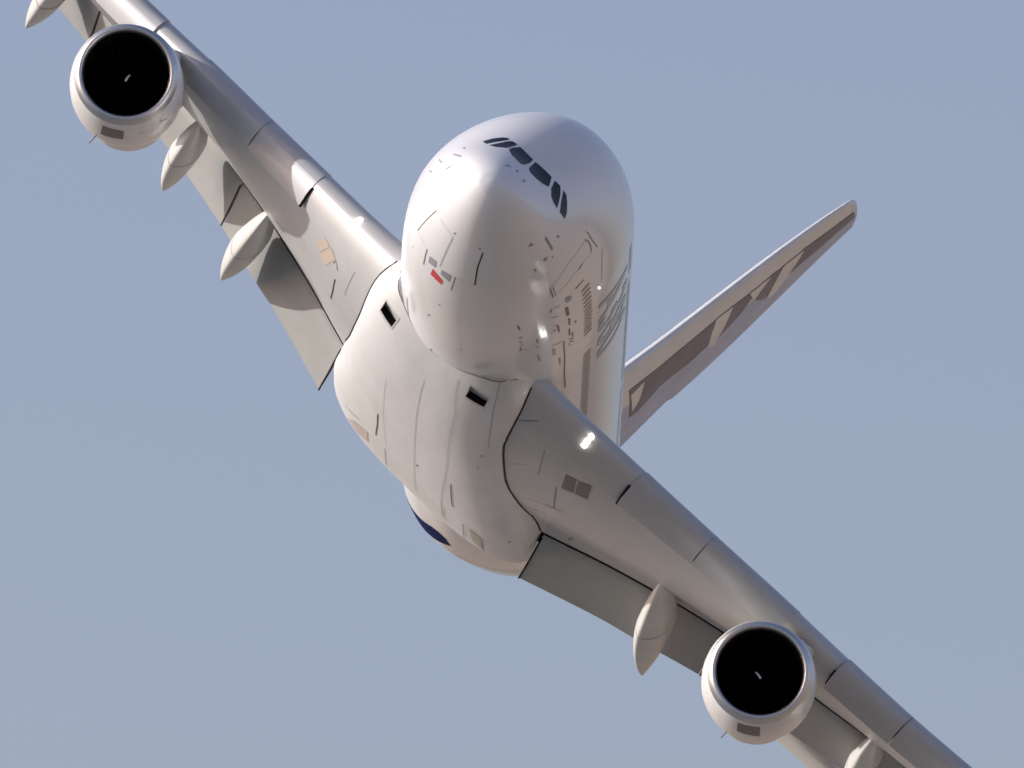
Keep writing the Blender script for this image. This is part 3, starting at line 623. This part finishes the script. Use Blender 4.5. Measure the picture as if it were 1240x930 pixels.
('P','ep','heat_panel','brown',0,[(20.761,-15.709,-5.511),(20.763,-16.375,-5.098),(21.828,-16.46,-5.177),(21.701,-15.786,-5.597)]),
('P','es','heat_panel','brown',0,[(20.918,14.501,-5.48),(20.976,13.84,-5.108),(21.854,13.814,-5.195),(21.965,14.514,-5.583)]),
('L','ep','stencil_mark','tan',0.03,[(21.488,-16.757,-4.764),(21.454,-16.867,-4.546)]),
('L','es','stencil_mark','grey',0.08,[(21.128,13.209,-3.991),(21.433,13.152,-3.685)]),
('L','es','stencil_mark','grey',0.04,[(21.425,13.458,-4.742),(21.364,13.383,-4.607)]),
('P','fin','fin_marking','mauve',0,[(55.213,-0.415,5.884),(56.886,-0.384,7.573),(59.32,-0.333,10.701),(60.701,-0.397,10.432),(62.111,-0.406,10.221),(61.607,-0.417,9.166),(60.206,-0.44,7.596),(60.517,-0.459,6.377),(59.87,-0.481,5.917)]),
('P','fin','fin_marking','mauve',0,[(60.034,-0.321,11.565),(61.099,-0.315,12.618),(62.089,-0.347,12.677),(62.662,-0.38,11.811),(62.821,-0.392,10.832),(60.955,-0.378,11.155)]),
('P','fin','fin_marking','mauve',0,[(61.933,-0.29,13.702),(62.758,-0.277,14.503),(64.382,-0.323,14.054),(64.504,-0.336,13.283),(63.091,-0.356,12.836),(62.311,-0.33,13.217)]),
('P','fin','fin_marking','mauve',0,[(63.623,-0.247,15.568),(65.426,-0.217,17.101),(66.987,-0.174,18.493),(68.118,-0.174,18.538),(66.595,-0.242,16.508),(65.174,-0.3,14.716),(64.437,-0.291,15.156)]),
('P','fin','fin_marking','cowl',0,[(59.202,-0.327,10.674),(60.083,-0.322,11.596),(62.283,-0.398,10.901),(63.234,-0.386,10.532),(62.229,-0.405,10.195),(60.36,-0.39,10.399)]),
('P','fin','fin_marking','cowl',0,[(60.98,-0.316,12.523),(62.089,-0.292,13.781),(62.42,-0.337,13.108),(62.91,-0.357,12.783),(61.982,-0.346,12.644)]),
('P','fin','fin_marking','cowl',0,[(62.633,-0.278,14.406),(63.768,-0.251,15.601),(64.248,-0.281,15.313),(66.09,-0.282,14.003),(65.294,-0.314,13.454),(63.766,-0.329,13.875)]),
('P','fin','fin_marking','cowl',0,[(56.083,-0.453,5.939),(56.32,-0.414,6.703),(58.417,-0.482,6.38),(59.158,-0.489,6.013)])
]
grp = {}
for k, o, nme, mk, wd, pts in DEC:
    par = OB[o]
    if k == 'P':
        q = patch(nme, par, pts, M[mk], maxe=.3 if o != 'fin' else .35, off=.012 if nme != 'fin_marking' else {'mauve': .02, 'cowl': .03}[mk])
    else:
        q = ribbon(nme, par, pts, wd*(.8 if o != 'fuselage' else .9), M[mk], off=.014)
    if nme not in ('cockpit_window', 'access_panel', 'heat_panel', 'badge', 'registration_flag', 'gear_door_panel', 'formation_light', 'door_handle'):
        grp.setdefault((o, nme, mk), []).append(q)
# ---- cabin windows
def win(x, z, sg, w_=.15, h_=.21):
    pts = []
    for j in range(8):
        a = math.pi/8+math.pi/4*j; zz = z+h_*max(-1, min(1, math.sin(a)*1.15)); xx = x+w_*max(-1, min(1, math.cos(a)*1.15))
        s = xx-NX; zm = fmid(s); H2 = (zm-fbot(s)) if zz < zm else (ftop(s)-zm)
        pts.append((xx, sg*(fwid(s)*max(0, 1-(abs(zz-zm)/H2)**2.1)**(1/2.1)), zz))
    return patch('cabin_window', fus, pts, M['window'], off=.012, maxe=1)
rest = []
xm = [7.3+.545*i for i in range(60)]
for x in xm:
    if 14.1 < x < 16.6: continue
    win(x, -.36+.002*x, -1); rest.append(win(x, -.36+.002*x, 1))
n_up = 0
for i in range(72):
    x = 11.7+.545*i
    if 15.5 < x < 17 or 33 < x < 34.5: continue
    a = win(x, 2.42, -1, .13, .17)
    if n_up >= 42: rest.append(a)
    n_up += 1; rest.append(win(x, 2.42, 1, .13, .17))
for x in [40.5+.545*i for i in range(20)]:
    for sg in (1, -1): rest.append(win(x, -.3, sg))
tag(join('cabin_windows', rest, M['window'], fus), kind='stuff')
# ---- title on both sides of the forward fuselage
def title(sg):
    cu = bpy.data.curves.new('t', 'FONT'); cu.body = 'A380'; cu.resolution_u = 3; cu.space_character = 1.04; cu.offset = .02
    to = bpy.data.objects.new('t', cu); COL.objects.link(to); bpy.context.view_layer.update()
    me = bpy.data.meshes.new_from_object(to.evaluated_get(bpy.context.evaluated_depsgraph_get())); bpy.data.objects.remove(to)
    x0 = min(v.co.x for v in me.vertices); x1 = max(v.co.x for v in me.vertices); y1 = max(v.co.y for v in me.vertices)
    bm = bmesh.new(); bm.from_mesh(me)
    for v in bm.verts: v.co.x = (v.co.x-x0)/(x1-x0); v.co.y = max(0, v.co.y)/y1
    bmesh.ops.triangulate(bm, faces=bm.faces)
    for v in bm.verts: v.co.x *= 9.2; v.co.y *= 1.95
    for _ in range(7):
        es = [e for e in bm.edges if e.calc_length() > .35]
        if not es: break
        bmesh.ops.subdivide_edges(bm, edges=es, cuts=1); bmesh.ops.triangulate(bm, faces=bm.faces)
    for v in bm.verts:
        u = v.co.x if sg < 0 else 9.2-v.co.x
        x = 11.5+u; z = .22+v.co.y
        s = x-NX; zm = fmid(s); H2 = ftop(s)-zm; pp = 1.74+.43*min(1, s/14)
        y = fwid(s)*max(0, 1-((z-zm)/H2)**pp)**(1/pp)
        q, n_ = snap(fus, (x, sg*y, z)); v.co = q+outn(fus, q, n_)*.012
    bm.verts.index_update()
    V = [v.co.copy() for v in bm.verts]; F = [tuple(v.index for v in f.verts) for f in bm.faces]; bm.free()
    return obj('title_lettering', V, F, M['title'], fus)
m = bpy.data.materials.new('title_hatch'); m.use_nodes = True; n = m.node_tree.nodes; l = m.node_tree.links; p = n['Principled BSDF']
p.inputs['Roughness'].default_value = .35; p.inputs['Coat Weight'].default_value = .3
tc = n.new('ShaderNodeTexCoord'); wv = n.new('ShaderNodeTexWave'); wv.wave_type = 'BANDS'; wv.bands_direction = 'DIAGONAL'; wv.inputs['Scale'].default_value = .75; wv.inputs['Distortion'].default_value = 1.2
ra = n.new('ShaderNodeValToRGB'); ra.color_ramp.elements[0].color = (.20, .22, .34, 1); ra.color_ramp.elements[1].color = (.40, .41, .49, 1)
l.new(tc.outputs['Object'], wv.inputs['Vector']); l.new(wv.outputs['Fac'], ra.inputs[0]); l.new(ra.outputs[0], p.inputs['Base Color'])
M['title'] = m
title(-1); title(1)
RB = [(46.45, 0.34, -4.11), (45.47, -0.04, -4.17), (45.35, -0.39, -4.15), (45.77, -0.7, -4.09), (46.77, -0.87, -4.0)]
REAR = RB+[(x+3.2, y+1.9, z+.75) for x, y, z in RB[::-1]]
REAR2 = [(x+3.2, y+1.9, z+.75) for x, y, z in RB]+[(x+4, y+2.3, z+1) for x, y, z in RB[::-1]]
# ---- dark blue and red band under the rear fuselage
patch('rear_band', fus, REAR, M['navy'], maxe=.3)
patch('rear_stripe', fus, REAR2, M['red'], maxe=.3)
# ---- landing lights in the wing roots
for sg, pts in ((-1, ((18.06, -5.61, -2.57), (17.98, -5.59, -2.41), (17.98, -5.58, -2.21))), (1, ((17.89, 5.4, -2.57), (17.81, 5.37, -2.39), (17.8, 5.33, -2.25)))):
    for c in pts:
        q, n_ = snap(WINGS[sg], c); n_ = Vector((-1, 0, -.1)).normalized()
        t1 = n_.orthogonal().normalized(); t2 = n_.cross(t1); c0 = Vector(c)+n_*.05
        rg = [[c0+n_*h+(t1*math.cos(math.pi*j/8)+t2*math.sin(math.pi*j/8))*r for j in range(16)] for h, r in ((-.15, .085), (-.02, .085), (.02, .07), (.03, .03))]
        V, F = loft(rg); obj('landing_light', V, F, M['lamp'], WINGS[sg])
# ---- seams round the flap track fairings, drain masts on the engines
for sg in (1, -1):
    for fr, (y0, y1, x0, x1, zt9, w9, d9) in zip(FAIR[sg], FTF):
        xx = x0+(x1-x0)*.42; cc = CENT[fr.name](Vector((xx, 0, 0)))
        ribbon('fairing_seam', fr, [(xx, cc.y+.9*math.cos(a), cc.z+.9*math.sin(a)) for a in [math.pi*.95+math.pi*1.1*i/14 for i in range(15)]], .035, M['line'], off=.01)
    for yy, ex, ez in ((15.05, 20.21, -3.75),):
        cw = ENG[(sg, yy)]
        px, py, pz = (22.79, -15.42, -5.62) if sg < 0 else (22.6, 14.7, -5.65)
        tube('drain_mast', [(px, py, pz+.08), (px+.05, py, pz-.2), (px+.12, py, pz-.34)], .022, M['brown'], cw)
# antennas on top of and below the fuselage
for x, z0, up in ((24, None, 1), (33, None, 1)):
    b = fsec(x, math.pi/2*up)
    V, F = loft([[Vector((x+a+h*.25, wy, b.z+up*(h-.03))) for a, wy in ((0, 0), (.12, .03), (.35, 0), (.12, -.03))] for h in (0, .3)])
    obj('blade_antenna', V, F, M['white'], fus, smooth=False)
